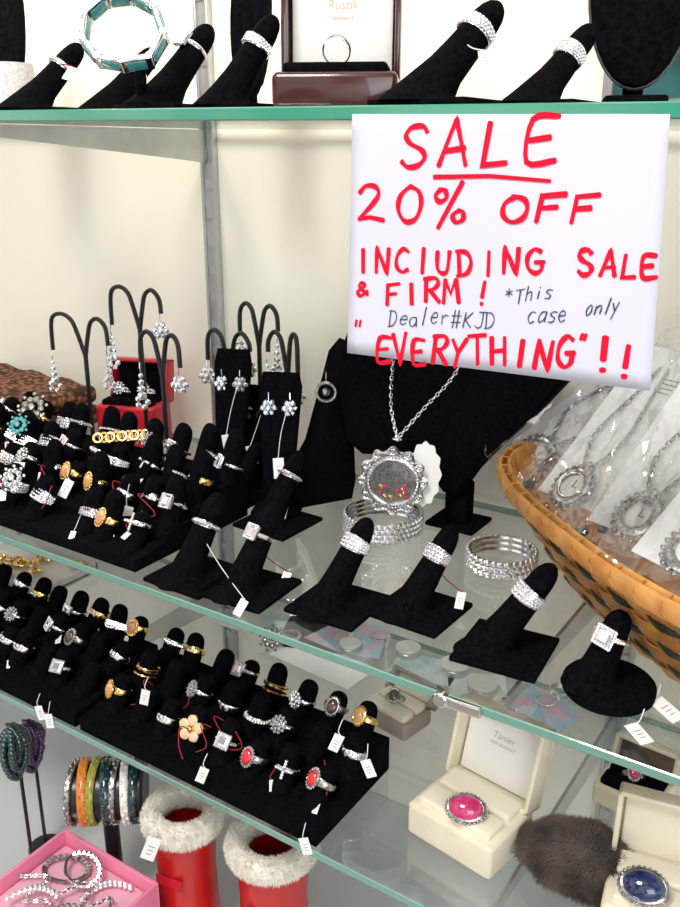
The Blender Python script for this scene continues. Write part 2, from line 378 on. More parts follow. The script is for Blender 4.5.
# ---------------------------------------------------------------- rings
R0=.0099
def bandmesh(w,th,m,taper=.5,name='band'):
    bm=B(); secs=[]
    for i in range(40):
        a=2*PI*i/40; ww=w*(1-taper*(.5-.5*math.cos(a)))
        pr=[(R0,-ww),(R0+th*.7,-ww),(R0+th,-ww*.6),(R0+th,ww*.6),(R0+th*.7,ww),(R0,ww)]
        secs.append([Vector((r*math.cos(a),r*math.sin(a),z)) for r,z in pr])
    loft(bm,secs,closed=True); return mesh(name,bm,m)
def ringproto(k):
    out=[]
    if k in('pave','wide'):
        hw=.0042 if k=='pave' else .0062
        out.append(('band',bandmesh(hw,.0012,silver,.3)))
        bm=B()
        for row in ((-.0028,0,.0028) if k=='pave' else (-.0048,-.0016,.0016,.0048)):
            for i in range(28):
                a=2*PI*(i+.5*(row in(0,-.0016,.0048)))/28
                if math.cos(a)<-.55: continue
                ico(bm,((R0+.0014)*math.cos(a),(R0+.0014)*math.sin(a),row*(.7+.3*math.cos(a))),.00135)
        out.append(('stones',mesh('stones',bm,gem,False)))
    elif k=='eternity':
        out.append(('band',bandmesh(.0026,.001,silver,.3)))
        bm=B()
        for i in range(26):
            a=2*PI*i/26
            if math.cos(a)>-.6: ico(bm,((R0+.0014)*math.cos(a),(R0+.0014)*math.sin(a),0),.0019)
        out.append(('stones',mesh('stones',bm,gem,False)))
    elif k=='square':
        out.append(('band',bandmesh(.0018,.0013,silver,.3)))
        bm=B(); box(bm,(R0+.0035,0,0),(.003,.008,.008),.0012); 
        for i in range(-3,4):
            for j in (-3.2,3.2):
                ico(bm,(R0+.004,i*.0018,j*.0018),.0012); ico(bm,(R0+.004,j*.0018,i*.0018),.0012)
        for i in range(1,5):
            for s_ in (-1,1):
                a=s_*(.35+i*.16); ico(bm,((R0+.0013)*math.cos(a),(R0+.0013)*math.sin(a),0),.0014)
        out.append(('stones',mesh('stones',bm,gem,False)))
        bm=B(); box(bm,(R0+.002,0,0),(.003,.0125,.0125),.001); out.append(('setting',mesh('setting',bm,silver)))
    elif k in('cluster','cross'):
        out.append(('band',bandmesh(.002,.0012,silver,.3)))
        bm=B()
        if k=='cluster':
            ico(bm,(R0+.0045,0,0),.0028,1)
            for n,rr,hh in((7,.0042,.0032),(11,.0068,.002)):
                for i in range(n):
                    a=2*PI*i/n; ico(bm,(R0+hh,rr*math.cos(a),rr*math.sin(a)),.0017)
        else:
            for i in range(-3,4): ico(bm,(R0+.003,i*.0022,0),.0015); ico(bm,(R0+.003,0,i*.0022),.0015)
        out.append(('stones',mesh('stones',bm,gem,False)))
    elif k=='gold':
        bm=B()
        for z in(-.0032,0,.0032): torus(bm,R0+.0012,.0014,T(0,0,z)@R(6 if z else -6,'Y'),36,8)
        out.append(('band',mesh('band',bm,gold)))
    elif k=='plain':
        out.append(('band',bandmesh(.0030,.0014,silver,.2)))
    elif k=='goldband':
        out.append(('band',bandmesh(.0034,.0016,gold,.4)))
        bm=B(); 
        for i in range(-2,3): ico(bm,((R0+.0022)*math.cos(i*.2),(R0+.0022)*math.sin(i*.2),0),.0015)
        out.append(('stones',mesh('stones',bm,gem,False)))
    elif k=='flower':
        out.append(('band',bandmesh(.0018,.0012,gold,.3)))
        bm=B()
        for i in range(5):
            a=2*PI*i/5+.3; sph(bm,(0,0,0),.0046,T(R0+.003,.0072*math.cos(a),.0072*math.sin(a))@Sc(.4,1,1))
        out.append(('petals',mesh('petals',bm,peach)))
        bm=B(); sph(bm,(R0+.0045,0,0),.003); 
        for i in range(5):
            a=2*PI*i/5+.3; torus(bm,.0046,.0005,T(R0+.0032,.0072*math.cos(a),.0072*math.sin(a))@R(90,'Y'),18,5)
        out.append(('flower_center',mesh('flower_center',bm,gold)))
    elif k in('bigpink','bigblue'):
        ms=pinkst if k=='bigpink' else bluest
        out.append(('band',bandmesh(.0040,.0016,silverd,.5)))
        bm=B(); torus(bm,.0090,.0014,T(R0+.003,0,0)@R(90,'Y')@Sc(.82,1.15,1),36,8)
        for i in range(28):
            a=2*PI*i/28; ico(bm,(R0+.002,.0118*math.cos(a),.0087*math.sin(a)),.0012)
        cyl(bm,(0,0,0),.0088,.004,28,T(R0-.0005,0,0)@R(90,'Y')@Sc(.82,1.15,1)); out.append(('setting',mesh('setting',bm,silverd)))
        bm=B(); sph(bm,(0,0,0),.0094,T(R0+.0035,0,0)@Sc(.6,1.10,.80),u=28,v=16); out.append(('stone',mesh('stone',bm,ms)))
    else:
        ms={'red':redst,'pink':pinkst,'blue':bluest,'orange':orangest,'brown':brownst,'goldoval':orangest,'turq':turq}[k]
        mt=gold if k in('orange','goldoval') else silverd
        out.append(('band',bandmesh(.0032,.0014,mt,.5)))
        bm=B(); torus(bm,.0052,.0011,T(R0+.0025,0,0)@R(90,'Y'),28,8,1.3,1.0)
        for i in range(18):
            a=2*PI*i/18; ico(bm,(R0+.0025,.0064*math.cos(a),-.0083*math.sin(a)),.0010)
        cyl(bm,(0,0,0),.0052,.003,24,T(R0-.0002,0,0)@R(90,'Y')@Sc(1.2,1,1)); out.append(('setting',mesh('setting',bm,mt)))
        bm=B(); sph(bm,(0,0,0),.0052,T(R0+.0028,0,0)@Sc(.65,1,1.3)); out.append(('stone',mesh('stone',bm,ms)))
    return out
RP={}
RL={'pave':'silver band ring with clear stone rows','wide':'wide silver band ring crusted with clear stones','eternity':'slim silver ring circled by clear stones','square':'silver ring with square clear-stone halo','cluster':'silver ring with round clear-stone cluster','cross':'silver ring with clear-stone cross','gold':'stacked twisted gold band ring','plain':'plain polished silver band ring','goldband':'wide gold ring with clear stones','flower':'gold ring with peach five-petal flower','red':'silver ring with oval red stone','pink':'silver ring with oval pink stone','bigpink':'ornate silver ring with large oval pink stone','bigblue':'ornate silver ring with large oval blue stone','orange':'gold ring with oval orange stone','brown':'silver ring with oval brown stone','goldoval':'gold ring with oval amber stone','turq':'silver ring with turquoise stone'}
def ring(k,M,where='on velvet finger',group=None):
    if k not in RP: RP[k]=ringproto(k)
    e=thing('ring',RL[k]+' '+where,'ring',M,group)
    for n,me in RP[k]: part(n,me,e)
    return e
def lay_ring(k,pos,h,s=1,roll=0,where='in a ring box'):
    h=Vector(h).normalized(); yv=Vector((0,0,1)).cross(h)
    yv=yv.normalized() if yv.length>.01 else Vector((1,0,0)); zv=h.cross(yv)
    m=Matrix((h,yv,zv)).transposed().to_4x4()
    return ring(k,T(*(Vector(pos)-h*(R0+.003)*s))@m@R(roll,'X')@Sc(s,s,s),where)
# ---------------------------------------------------------------- ring finger stands
def fingermesh(L,r,tilt,flare):
    t=math.radians(tilt); bm=B(); secs=[]
    prof=[(.0,2.0 if flare else 1.05),(.06,1.6 if flare else 1.03),(.14,1.35 if flare else 1.02),(.3,1.18 if flare else 1.0),(.5,1.06 if flare else 1),(.7,.98),(.82,.92),(.9,.80),(.95,.62),(.985,.36),(1,.06)]
    for s,k in prof:
        b=min(1,s/.22); c=Vector((math.sin(t)*s*L-(.014 if flare else .0),0,math.cos(t)*s*L))
        e1=Vector((1,0,0)).lerp(Vector((math.cos(t),0,-math.sin(t))),b).normalized()
        fx=(1.0/math.cos(t))*(1-b)+b
        secs.append([c+e1*math.cos(2*PI*j/22)*r*k*fx+Vector((0,1,0))*math.sin(2*PI*j/22)*r*k for j in range(22)])
    loft(bm,secs); return mesh('finger',bm,velvet)
def ringframe(L,tilt,s,off,spin=0):
    t=math.radians(tilt)
    h=Vector((-math.cos(t),0,math.sin(t))); a=Vector((math.sin(t),0,math.cos(t))); w=a.cross(h)
    m=Matrix((h,w,a)).transposed().to_4x4()
    return T(math.sin(t)*s*L-off,0,math.cos(t)*s*L)@m@R(spin,'Z')
SM={}
def stand(loc,k,yaw=90,s=1,tilt=42,rnd_base=False,pos=.66,spin=0,group='velvet ring finger stands',extra='',tagp=None,red=False,by=90,bs=1,L=.078,rs=1):
    key=(tilt,rnd_base,L)
    if key not in SM:
        bm=B()
        if rnd_base: cyl(bm,(0,0,0),.034,.010,40,bev=.002)
        else:
            box(bm,(0,0,.002),(.062,.062,.004),.001)
        SM[key]=(mesh('base',bm,velvet),fingermesh(L,.0098,tilt,True))
    M=T(*loc)@R(yaw,'Z')@Sc(s,s,s)
    e=thing('ring_stand',('round' if rnd_base else 'square')+'-based black velvet finger stand '+(extra or 'on the glass shelf'),'ring stand',M,group)
    z=.0095 if rnd_base else .0035
    part('base',SM[key][0],e,R(by-yaw,'Z')@Sc(bs,bs,1)); part('finger',SM[key][1],e,T(0,0,z))
    if k:
        rm=M@T(0,0,z)@ringframe(L,tilt,pos,.014,spin)@Sc(rs,rs,rs)
        ring(k,rm)
        if tagp is not None: tag(rm@Vector((0,-.010,-.004)),Vector(tagp),red=red,s=.75)
    return e
bm=B(); box(bm,(0,0,-.009),(.0095,.0005,.018),.0002,seg=1); TAGM=mesh('card',bm,tagm,False)
bm=B()
for i in range(3): box(bm,(0,-.0004,-.007-.003*i),(.005-.001*i,.0002,.0003))
TAGI=mesh('price_marks',bm,blkink,False)
def tag(a,b,yaw=None,tilt=-40,red=False,s=1):
    a=Vector(a); b=Vector(b)
    e=thing('price_tag','small white price tag on a thin '+('red' if red else 'white')+' string','price tag',T(*b))
    m=(a+b)/2+Vector((rnd(-.002,.002),-.002,-.002 if a.z-b.z>.004 else .004))
    bm=B(); tube(bm,[p-b for p in spline([a,m,b],5)],.0005 if red else .00035,5); part('string',mesh('string',bm,stringr if red else stringw),e)
    M=R(yaw if yaw is not None else rnd(0,50),'Z')@R(rnd(-25,25),'Y')@R(tilt,'X')@Sc(s,s,s)
    part('card',TAGM,e,M); part('price_marks',TAGI,e,M)
def mid(px,py): 
    p=onz(px,py,0); return (p.x,p.y,.0003)
stand(mid(338,606),'wide',72,1.0,tilt=36,pos=.70,by=92)
stand(mid(420,612),'wide',66,.98,tilt=36,pos=.66,tagp=onz(462,592,.016),red=True,by=88)
stand(mid(505,652),'wide',42,1.0,tilt=36,pos=.64,by=95)
stand(mid(608,692),'square',48,.96,tilt=20,rnd_base=True,pos=.68,extra='near the glass edge',spin=32,L=.056,rs=1.12,bs=.92)
stand(mid(196,577),'eternity',84,1.0,tilt=36,pos=.62,tagp=onz(245,600,.01),by=90)
stand(mid(250,590),'square',82,1.0,tilt=36,pos=.62,tagp=onz(288,572,.008),red=True,by=93)
stand(mid(278,524),'eternity',78,1.0,tilt=36,pos=.66,tagp=onz(285,505,.02),by=88)
stand(mid(242,498),None,84,.8,tilt=36,pos=.66,by=90)
def top(px,y):
    p=ony(px,98,y); return (p.x,y,ZT(p.x)+.0006)
stand(top(42,.07),'eternity',76,.95,tilt=46,pos=.62,extra='on the upper glass shelf',tagp=Vector(top(76,.08))+Vector((0,0,.035)),red=True)
stand(top(172,.07),'square',76,1.0,tilt=42,pos=.68,extra='on the upper glass shelf')
stand(top(118,.15),'cluster',76,1.0,tilt=46,pos=.62,extra='on the upper glass shelf')
stand(top(240,.07),'pave',66,.95,tilt=36,pos=.66,extra='on the upper glass shelf')
stand(top(440,.06),'pave',66,1.05,tilt=46,pos=.70,extra='on the upper glass shelf',tagp=Vector(top(482,.03))+Vector((0,0,.028)))
stand(top(548,.07),'wide',66,.78,tilt=46,pos=.60,extra='on the upper glass shelf')
# ---------------------------------------------------------------- ring trays
FM=fingermesh(.036,.0092,32,False)
def tray(x0,x1,y0,ys,dp,z,h0,dh,pitch,kinds,label,jit=.004,big=1.12,ptag=.3):
    e=thing('ring_tray',label,'ring tray',T((x0+x1)/2,y0,z+.0004))
    bm=B(); cx=(x0+x1)/2
    n=len(ys); ends=[y0]+[(a+b)/2 for a,b in zip(ys,ys[1:])]+[ys[-1]+dp/2]
    prof=[(y0,0)]
    for k in range(n):
        h=h0+dh*k
        prof+= [(ends[k]+.0005*(k>0),h),(ends[k+1],h+dh*.4)]
    prof.append((ends[-1],0))
    prism(bm,[(a-y0,b) for a,b in prof],x1-x0,R(90,'Z')@T(0,-(x1-x0)/2,0))
    part('body',mesh('body',bm,velvet,False),e)
    for k,y in enumerate(ys):
        m=int((x1-x0-.02)/pitch)
        for i in range(m+1):
            X=x1-.018-i*pitch+rnd(-jit,jit)+.006*(k%2); 
            if X<x0+.012: continue
            Y=y+rnd(-jit,jit)*.5; hh=h0+dh*k; sc=rnd(.95,big)
            fy=90+rnd(-24,16) if jit>.003 else 90+rnd(-14,8)
            kd=kinds(k,i)
            if kd=='skip': continue
            ML=T(X,Y,z+hh)@R(fy,'Z')@Sc(1,1,sc)
            o=part('finger',FM,e); o.matrix_basis=T(-cx,-y0,-z-.0004)@ML
            if kd:
                rm=T(X,Y,z+hh)@R(fy,'Z')@ringframe(.036,32,rnd(.45,.68),0,rnd(-18,18))@R(rnd(-10,10),'Y')@Sc(1.03,1.03,1.03)
                ring(kd,rm,'on velvet ring tray','rings on velvet trays')
                if random.random()<ptag:
                    a=rm@Vector((R0*.2,-R0,-.003)); b=a+Vector((rnd(.002,.016),-rnd(.004,.014),-rnd(.000,.012)))
                    tag(a,b,red=random.random()<.6,s=rnd(.45,.75),tilt=rnd(-70,-10))
def kA(k,i):
    d={(0,0):'red',(0,1):'cross',(0,2):'red',(0,3):'square',(0,4):'flower',(0,5):'plain',(0,6):None,(0,7):'orange',
       (2,0):'orange',(2,1):'brown',(2,2):'cluster',(2,3):'gold',(2,4):'square',(2,5):None,(2,6):'goldband'}
    if (k,i) in d: return d[(k,i)]
    return random.choice(['plain','gold','cluster','eternity','eternity',None,None])
tray(-.605,-.330,.004,[.028,.064,.100],.036,ZL,.014,.008,.034,kA,'black velvet stepped ring tray with coloured-stone rings',.0025,1.2,.45)
tray(-1.02,-.612,.004,[.028,.064,.100],.036,ZL,.014,.008,.032,lambda k,i:random.choice(['plain','goldband','cluster','eternity','brown','plain','pave','square','orange',None,None]),'long black velvet stepped ring tray packed with rings',.0035,1.2,.5)
tray(-.90,-.5225,.014,[.032,.070,.108,.146],.038,0,.010,.010,.034,lambda k,i:'skip' if (k,i)in((0,3),) else random.choice(['eternity','square','cluster','wide','goldband','eternity','goldoval','pave','cross','plain','wide']),'stepped black velvet ring tray crowded with silver rings',.008,1.6,.75)
for px,py,z in ((38,706,-.165),(205,768,-.165),(303,838,-.17),(48,714,-.168),(146,690,-.14),(340,735,-.13),(365,760,-.15)):
    p=ony(px,py,-.002 if z<-.16 else .02); tag(p+Vector((0,.004,.012)),p,yaw=25,tilt=-5,s=.85)
for i in range(16):
    X=rnd(-.80,-.54) if i<9 else rnd(-.56,-.34); Y=rnd(.04,.13) if i<9 else rnd(.02,.08); z0=(.040 if i<9 else ZL+.040)
    bm=B(); pts=[(0,0,0),(rnd(-.01,.01),-.008,rnd(.004,.010)),(rnd(.0,.02),-.016,-.006),(rnd(-.01,.02),-.024,-.010)]
    tube(bm,spline(pts,6),.0005,5); solo('tag_thread',mesh('tag_thread',bm,stringr),'dark red tag thread trailing over black velvet','thread',T(X,Y,z0),'red tag threads')
# ---------------------------------------------------------------- open ring boxes
def open_box(loc,yaw,w,d,h,lh,m,mi,label,lid=14,txt=None,txtm=None):
    M=T(*loc)@R(yaw,'Z'); e=thing('ring_box',label,'ring box',M)
    bm=B(); box(bm,(0,0,h/2),(w,d,h),.004,seg=3); part('body',mesh('body',bm,m),e)
    bm=B(); box(bm,(0,-d*.22,h+.001),(w*.84,d*.38,.010),.003,seg=3); box(bm,(0,d*.22,h+.001),(w*.84,d*.38,.010),.003,seg=3)
    part('cushion',mesh('cushion',bm,mi),e)
    bm=B(); t=.020*w/.075
    box(bm,(0,t*.5,lh/2),(w,t*.25,lh),.002)
    for sx in(-1,1): box(bm,(sx*(w/2-.002),0,lh/2),(.004,t,lh),.0015)
    box(bm,(0,0,lh-.002),(w,t,.004),.0015); box(bm,(0,0,.002),(w,t,.004),.0015)
    LM=T(0,d/2-t*.1,h*.9)@R(-lid,'X')
    lo=part('lid',mesh('lid',bm,m),e,LM)
    bm=B(); box(bm,(0,t*.28,lh/2),(w*.86,t*.2,lh*.86),.0015); part('lid_lining',mesh('lid_lining',bm,mi if not txt else satin),lo)
    if txt:
        for i,(s_,sz) in enumerate(txt):
            part('lettering',textmesh(s_,sz,txtm or gold),lo,T(0,t*.17,lh*.62-i*sz*1.5)@R(90,'X'))
    return M
open_box((-.2345,.083,ZL+.0003),-9,.080,.062,.030,.068,creamv,cushion,'open cream ring box with printed satin lid lining',16,[('Tanier',.0080),('FINE JEWELRY',.0038)],txtm=faintp)
lay_ring('bigpink',onz(466,808,ZL+.044),(.22,-.50,.84),1.30,0,'lying in box')
p=onz(632,802,ZL)
M=open_box((p.x,p.y,ZL+.0003),-5,.056,.045,.020,.026,creamv,velvet,'small cream ring box with black velvet insert',20)
lay_ring('pink',M@Vector((0,-.004,.032)),(.2,-.6,.77),.85)
p=onz(640,918,ZL)
M=open_box((p.x+.012,p.y+.004,ZL+.0003),10,.078,.06,.028,.050,creamv,cushion,'open cream ring box holding a blue ring',18)
lay_ring('bigblue',onz(644,886,ZL+.046),(.15,-.55,.8),1.4,0,'lying in box')
p=onz(396,722,ZL)
M=open_box((p.x,p.y,ZL+.0003),-10,.056,.042,.018,.024,taupe,cushion,'small taupe ring box with pale lining',40)
lay_ring('brown',M@Vector((0,-.004,.032)),(.2,-.6,.77),.9)
M=open_box((-.775,.262,.0003),20,.075,.05,.055,.052,redbox,velvet,'open red ring box with black lining',8)
for dx in(-.016,.016):
    lay_ring('cluster',M@Vector((dx,-.004,.072)),(.35,-.8,.4),1.0)
tp=top(338,.08)
M=open_box((tp[0],tp[1],tp[2]+.0006),28,.082,.055,.022,.075,maroon,velvet,'open dark lacquered ring box with printed lid',4,[('Rustik',.0085),('jewelers',.0045)],txtm=mat('faded_red_print',(.78,.46,.40),.5))
ring('plain',M@T(0,-.008,.036)@R(-62,'X')@Sc(.85,.85,.85),'in dark wooden box')
# ---------------------------------------------------------------- earring trees
FE={}
def earring(p,kind=0,s=1):
    if kind not in FE:
        bm=B()
        tube(bm,[(0,0,0),(0,-.001,-.004),(0,0,-.007)],.0004,5)
        if kind==0:
            for i in range(6):
                a=2*PI*i/6; ico(bm,(.004*math.cos(a),0,-.011+.004*math.sin(a)),.0024,1)
            ico(bm,(0,-.002,-.011),.0026,1)
        elif kind==1:
            for i in range(4): ico(bm,(0,0,-.009-.0045*i),.0018+.0005*i,1); 
            for i in range(5): ico(bm,(.0035*math.cos(i*1.256),0,-.027+.0035*math.sin(i*1.256)),.0022,1)
        else:
            torus(bm,.006,.0011,T(0,0,-.013)@R(90,'X'),24,6); ico(bm,(0,0,-.013),.003,1)
        FE[kind]=mesh('drop',bm,[gem,gem,silverd][kind],False)
    e=thing('earring',['silver flower cluster drop earring','long silver beaded drop earring','silver hoop drop earring'][kind]+' hanging from display','earring',T(*p)@R(rnd(10,50),'Z')@Sc(s,s,s),'hanging drop earrings')
    part('drop',FE[kind],e)
def tree(px,ypx_top,Y,hooks,lab='curled black wire earring tree',pz=0):
    c=ony(px,ypx_top,Y); X=c.x; Zt=c.z
    e=thing('earring_tree',lab+' with hanging silver earrings','earring stand',T(X,Y,.0004))
    bm=B(); cyl(bm,(0,0,0),.014,.006,28,bev=.002); part('base',mesh('base',bm,darkp),e)
    zs=Zt-.035
    bm=B(); tube(bm,[(0,0,.004),(0,0,zs)],.0026,8); part('stem',mesh('stem',bm,darkp),e)
    for (hx,hy) in hooks:
        q=ony(hx,hy,Y); dx=q.x-X; dz=q.z
        pts=[(0,0,zs-.01),(dx*.18,0,zs+.015),(dx*.35,0,Zt-.004),(dx*.66,0,Zt+.001),(dx*.95,0,Zt-.008),(dx,0,dz)]
        bm=B(); tube(bm,spline(pts,6),.0025,8); part('hook',mesh('hook',bm,darkp),e)
        earring((q.x,Y-.002,q.z),random.choice([0,0,1]),1.6)
tree(82,318,.215,[(53,350),(108,346)])
tree(137,290,.235,[(112,325),(161,314)])
tree(160,335,.19,[(141,362),(180,368)])
tree(258,306,.285,[(240,332),(278,332)])
tree(228,333,.255,[(208,360),(250,352)])
tree(287,335,.255,[(268,352),(298,380)])
def pad(px,py_top,py_bot,Y,w,yaw=20,ek=2):
    a=ony(px,py_top,Y); h=a.z
    e=thing('earring_stand','upright black velvet pad with silver earrings','earring stand',T(a.x,Y,.0004)@R(yaw,'Z'))
    bm=B(); box(bm,(0,0,.004),(w*1.1,.035,.008),.002); part('base',mesh('base',bm,velvet),e)
    bm=B(); prism(bm,[(-w*.32,.006),(w*.32,.006),(w*.5,h*.9),(w*.42,h),(-w*.42,h),(-w*.5,h*.9)],.010,T(0,-.002,0)@R(-12,'X'),.003); part('panel',mesh('panel',bm,velvet),e)
    M=T(a.x,Y,.0)@R(yaw,'Z')@T(0,-.002,0)@R(-12,'X')
    for sx in(-.25,.25): earring(M@Vector((w*sx,-.003,h*.86)),ek,1.4)
    tag(M@Vector((w*.25,-.003,h*.8)),M@Vector((w*.1,-.02,h*.42)),yaw=30,tilt=-15,s=1.1)
pad(222,352,430,.205,.04,20,0); pad(274,376,450,.185,.042,25,0); pad(250,388,460,.235,.036,15,2)
a=ony(330,340,.26)
e=thing('pendant_stand','curved black velvet ramp with silver pendant','pendant stand',T(a.x,.24,.0004)@R(60,'Z'))
bm=B(); pts=[(-.05,0),(.03,0),(.034,.02),(.03,.09),(.036,a.z-.01),(.03,a.z),(.018,a.z-.012),(-.005,.06),(-.03,.02)]
prism(bm,pts,.034,T(0,-.017,0),.003); part('ramp',mesh('ramp',bm,velvet),e)
earring(ony(326,372,.215),2,1.5)
# ---------------------------------------------------------------- necklace bust + locket
e=thing('necklace_bust','black velvet necklace bust on a post behind the sign','necklace bust',T(-.341,.262,.0004))
ol=[(-.465,.16),(-.468,.11),(-.460,.068),(-.44,.056),(-.415,.060),(-.390,.072),(-.368,.060),(-.350,.035),(-.336,.035),(-.322,.060),(-.298,.090),(-.266,.125),(-.243,.155),(-.25,.19),(-.285,.215),(-.318,.24),(-.326,.285),(-.345,.295),(-.368,.285),(-.376,.24),(-.41,.215),(-.45,.195)]
bm=B(); prism(bm,[(x+.341,z) for x,z in ol],.030,T(0,-.02,0),.005,3); part('chest',mesh('chest',bm,velvet),e)
bm=B(); box(bm,(0,.0,.022),(.024,.018,.044),.003); part('post',mesh('post',bm,velvet),e)
bm=B(); box(bm,(0,0,.002),(.050,.045,.004),.001); part('base',mesh('base',bm,velvet),e)
LC=Vector((-.377,.196,.056))
e=thing('locket_necklace','silver chain necklace with round scalloped glass locket','necklace',T(*LC))
bm=B()
bail=Vector((.004,0,.042))
chain(bm,[bail,Vector((-.010,.012,.068)),Vector((-.018,.028,.105)),Vector((-.016,.036,.16)),Vector((.0,.04,.20))],.0030,.0006)
chain(bm,[bail,Vector((.022,.012,.068)),Vector((.046,.030,.105)),Vector((.060,.036,.16)),Vector((.058,.04,.20))],.0030,.0006)
part('chain',mesh('chain',bm,silver),e)
LM=R(24,'Z')@R(90,'X')@Sc(1.10,1.14,1.1)
bm=B(); torus(bm,.0195,.0018,LM,56,8); torus(bm,.0222,.0012,LM,48,6)
NL=12
tube(bm,[LM@Vector(((.0265+.0020*math.cos(NL*2*PI*i/144))*math.cos(2*PI*i/144),(.0265+.0020*math.cos(NL*2*PI*i/144))*math.sin(2*PI*i/144),0)) for i in range(144)],.0013,6,closed=True)
for i in range(NL):
    a=2*PI*i/NL; torus(bm,.0024,.0008,LM@T(.0252*math.cos(a),.0252*math.sin(a),.0005),12,5); ico(bm,(.0252*math.cos(a),.0252*math.sin(a),.001),.0013,1,LM)
for i in range(44):
    a=2*PI*i/44; ico(bm,(.0209*math.cos(a),.0209*math.sin(a),.0015),.0012,1,LM)
torus(bm,.004,.001,T(*bail),14,6)
part('frame',mesh('frame',bm,silver),e)
bm=B(); secs=[]
cyl(bm,(0,0,-.0012),.0262,.0012,48,LM); part('back_plate',mesh('back_plate',bm,silverd),e)
bm=B(); cyl(bm,(0,0,.0002),.0185,.003,36,LM); part('glass_window',mesh('glass_window',bm,film),e)
bm=B()
for i in range(7): ico(bm,(rnd(-.012,.012),rnd(-.012,-.002),.003),.0020,1,LM)
part('charms',mesh('charms',bm,[pinkst]),e)
bm=B()
for i in range(6): ico(bm,(rnd(-.012,.012),rnd(-.012,.000),.003),.0022,1,LM)
part('charms',mesh('charms',bm,[gold]),e,label='gold charms')
bm=B(); n=48; pts=[((.015+.0012*math.cos(i*PI/2))*math.cos(2*PI*i/n),(.029+.0012*math.cos(i*PI/2))*math.sin(2*PI*i/n)) for i in range(n)]
prism(bm,pts,.0006)
p=ony(424,474,.215); solo('lace_tag',mesh('lace_tag',bm,tagm,False),'white scalloped paper tag behind the locket','paper tag',T(*p)@R(22,'Z')@R(-12,'X'))
def bracelet(loc,Rr,rows,mst,label,rot=ident(),dz=.006,r=.0026,n=44):
    e=thing('bracelet',label,'bracelet',T(*loc)@rot)
    bm=B()
    for k in range(rows): torus(bm,Rr-.001,.0022,T(0,0,r+k*dz),48,6)
    part('band',mesh('band',bm,silver),e)
    bm=B()
    for k in range(rows):
        for i in range(n):
            a=2*PI*(i+.5*(k%2))/n; ico(bm,(Rr*math.cos(a),Rr*math.sin(a),r+k*dz),r,1)
    part('stones',mesh('stones',bm,mst,False),e)
p=onz(383,530,0); bracelet((p.x,p.y,.0006),.036,4,gem,'wide silver rhinestone bracelet under the locket',dz=.0048,r=.0027)
p=onz(501,566,0); bracelet((p.x,p.y,.0006),.029,3,gem,'wide silver rhinestone bracelet beside the basket',dz=.0054,r=.0030,n=32)
p=onz(452,598,ZL); bracelet((p.x,p.y,ZL+.0006),.018,1,silverd,'small aged silver bracelet on the glass',n=24)
# ---------------------------------------------------------------- basket
e=thing('woven_basket','long honey-brown splint basket with dark green weave','basket',T(-.110,.168,.0008)@R(-41,'Z'))
Hb=.090
def ab(z):
    k=(max(z,0)/Hb)**.75; return .128+.057*k, .056+.050*k
def se(a,b,th,n=2.7):
    c,s=math.cos(th),math.sin(th); return Vector((a*math.copysign(abs(c)**(2/n),c),b*math.copysign(abs(s)**(2/n),s),0))
def buildparam():
    N=1440; P=[se(.185,.106,2*PI*i/N) for i in range(N+1)]; L=[0]
    for i in range(N): L.append(L[-1]+(P[i+1]-P[i]).length)
    return [2*PI*i/N for i in range(N+1)],L
TH,LEN=buildparam()
def par(u):
    u=u%1.0; x=u*LEN[-1]; i=min(max(bisect.bisect(LEN,x)-1,0),len(LEN)-2); f=(x-LEN[i])/(LEN[i+1]-LEN[i]+1e-9); return TH[i]+(TH[i+1]-TH[i])*f
def wv(u,z,off):
    th=par(u); a,b=ab(z); p=se(a,b,th); q=se(a,b,par(u+.002)); r_=se(a,b,par(u-.002)); t=(q-r_).normalized(); n=Vector((t.y,-t.x,0))
    return Vector((p.x,p.y+.012*(1-max(z,0)/Hb),z))+n*off
NS=46
def weaver(bm,z0,z1,ph,amp=.0024):
    N=NS*6; secs=[]
    for i in range(N):
        u=i/N; o=amp*math.cos(NS*PI*u+ph)
        secs.append([wv(u,z0,o-.0006),wv(u,z0+.0006,o+.0008),wv(u,z1-.0006,o+.0008),wv(u,z1,o-.0006)])
    loft(bm,secs,closed=True)
zz=.002; bands=[(.014,0),(.0065,1),(.015,0),(.0065,1),(.015,0),(.0065,1),(.016,0)]
bm1=B(); bm2=B()
for k,(h,g) in enumerate(bands):
    weaver(bm2 if g else bm1,zz,zz+h,PI*(k%2)); zz+=h+.0008
part('weave',mesh('weave',bm1,rattan),e); part('accent_band',mesh('accent_band',bm2,rattand),e,label='dark green woven bands')
bm=B()
for i in range(NS):
    u=i/NS; dt=.0066; secs=[]
    for j in range(9):
        z=.001+(Hb)*j/8*.98
        secs.append([wv(u-dt,z,-.0006),wv(u-dt,z,.0006),wv(u+dt,z,.0006),wv(u+dt,z,-.0006)])
    loft(bm,secs)
part('stakes',mesh('stakes',bm,rattan2),e)
bm=B()
for off in(.0036,-.0036):
    secs=[]
    for i in range(120):
        c=wv(i/120,Hb,off); n_=(wv(i/120,Hb,off+.01)-c).normalized()
        secs.append([c+n_*x+Vector((0,0,z)) for x,z in ((-.0012,-.0065),(.0010,-.0065),(.0018,-.0050),(.0018,.0050),(.0006,.0065),(-.0012,.0065))])
    loft(bm,secs,closed=True)
part('rim',mesh('rim',bm,rattan),e)
bm=B()
for i in range(46):
    u=(i+.5)/46; c=wv(u,Hb,0); n_=(wv(u,Hb,.01)-c).normalized(); tt=Vector((-n_.y,n_.x,0))
    tube(bm,[c+n_*.0064*math.cos(q)+Vector((0,0,.0074*math.sin(q)))+tt*.002*(q/PI-1) for q in [2*PI*j/10 for j in range(10)]],.0007,5,closed=True)
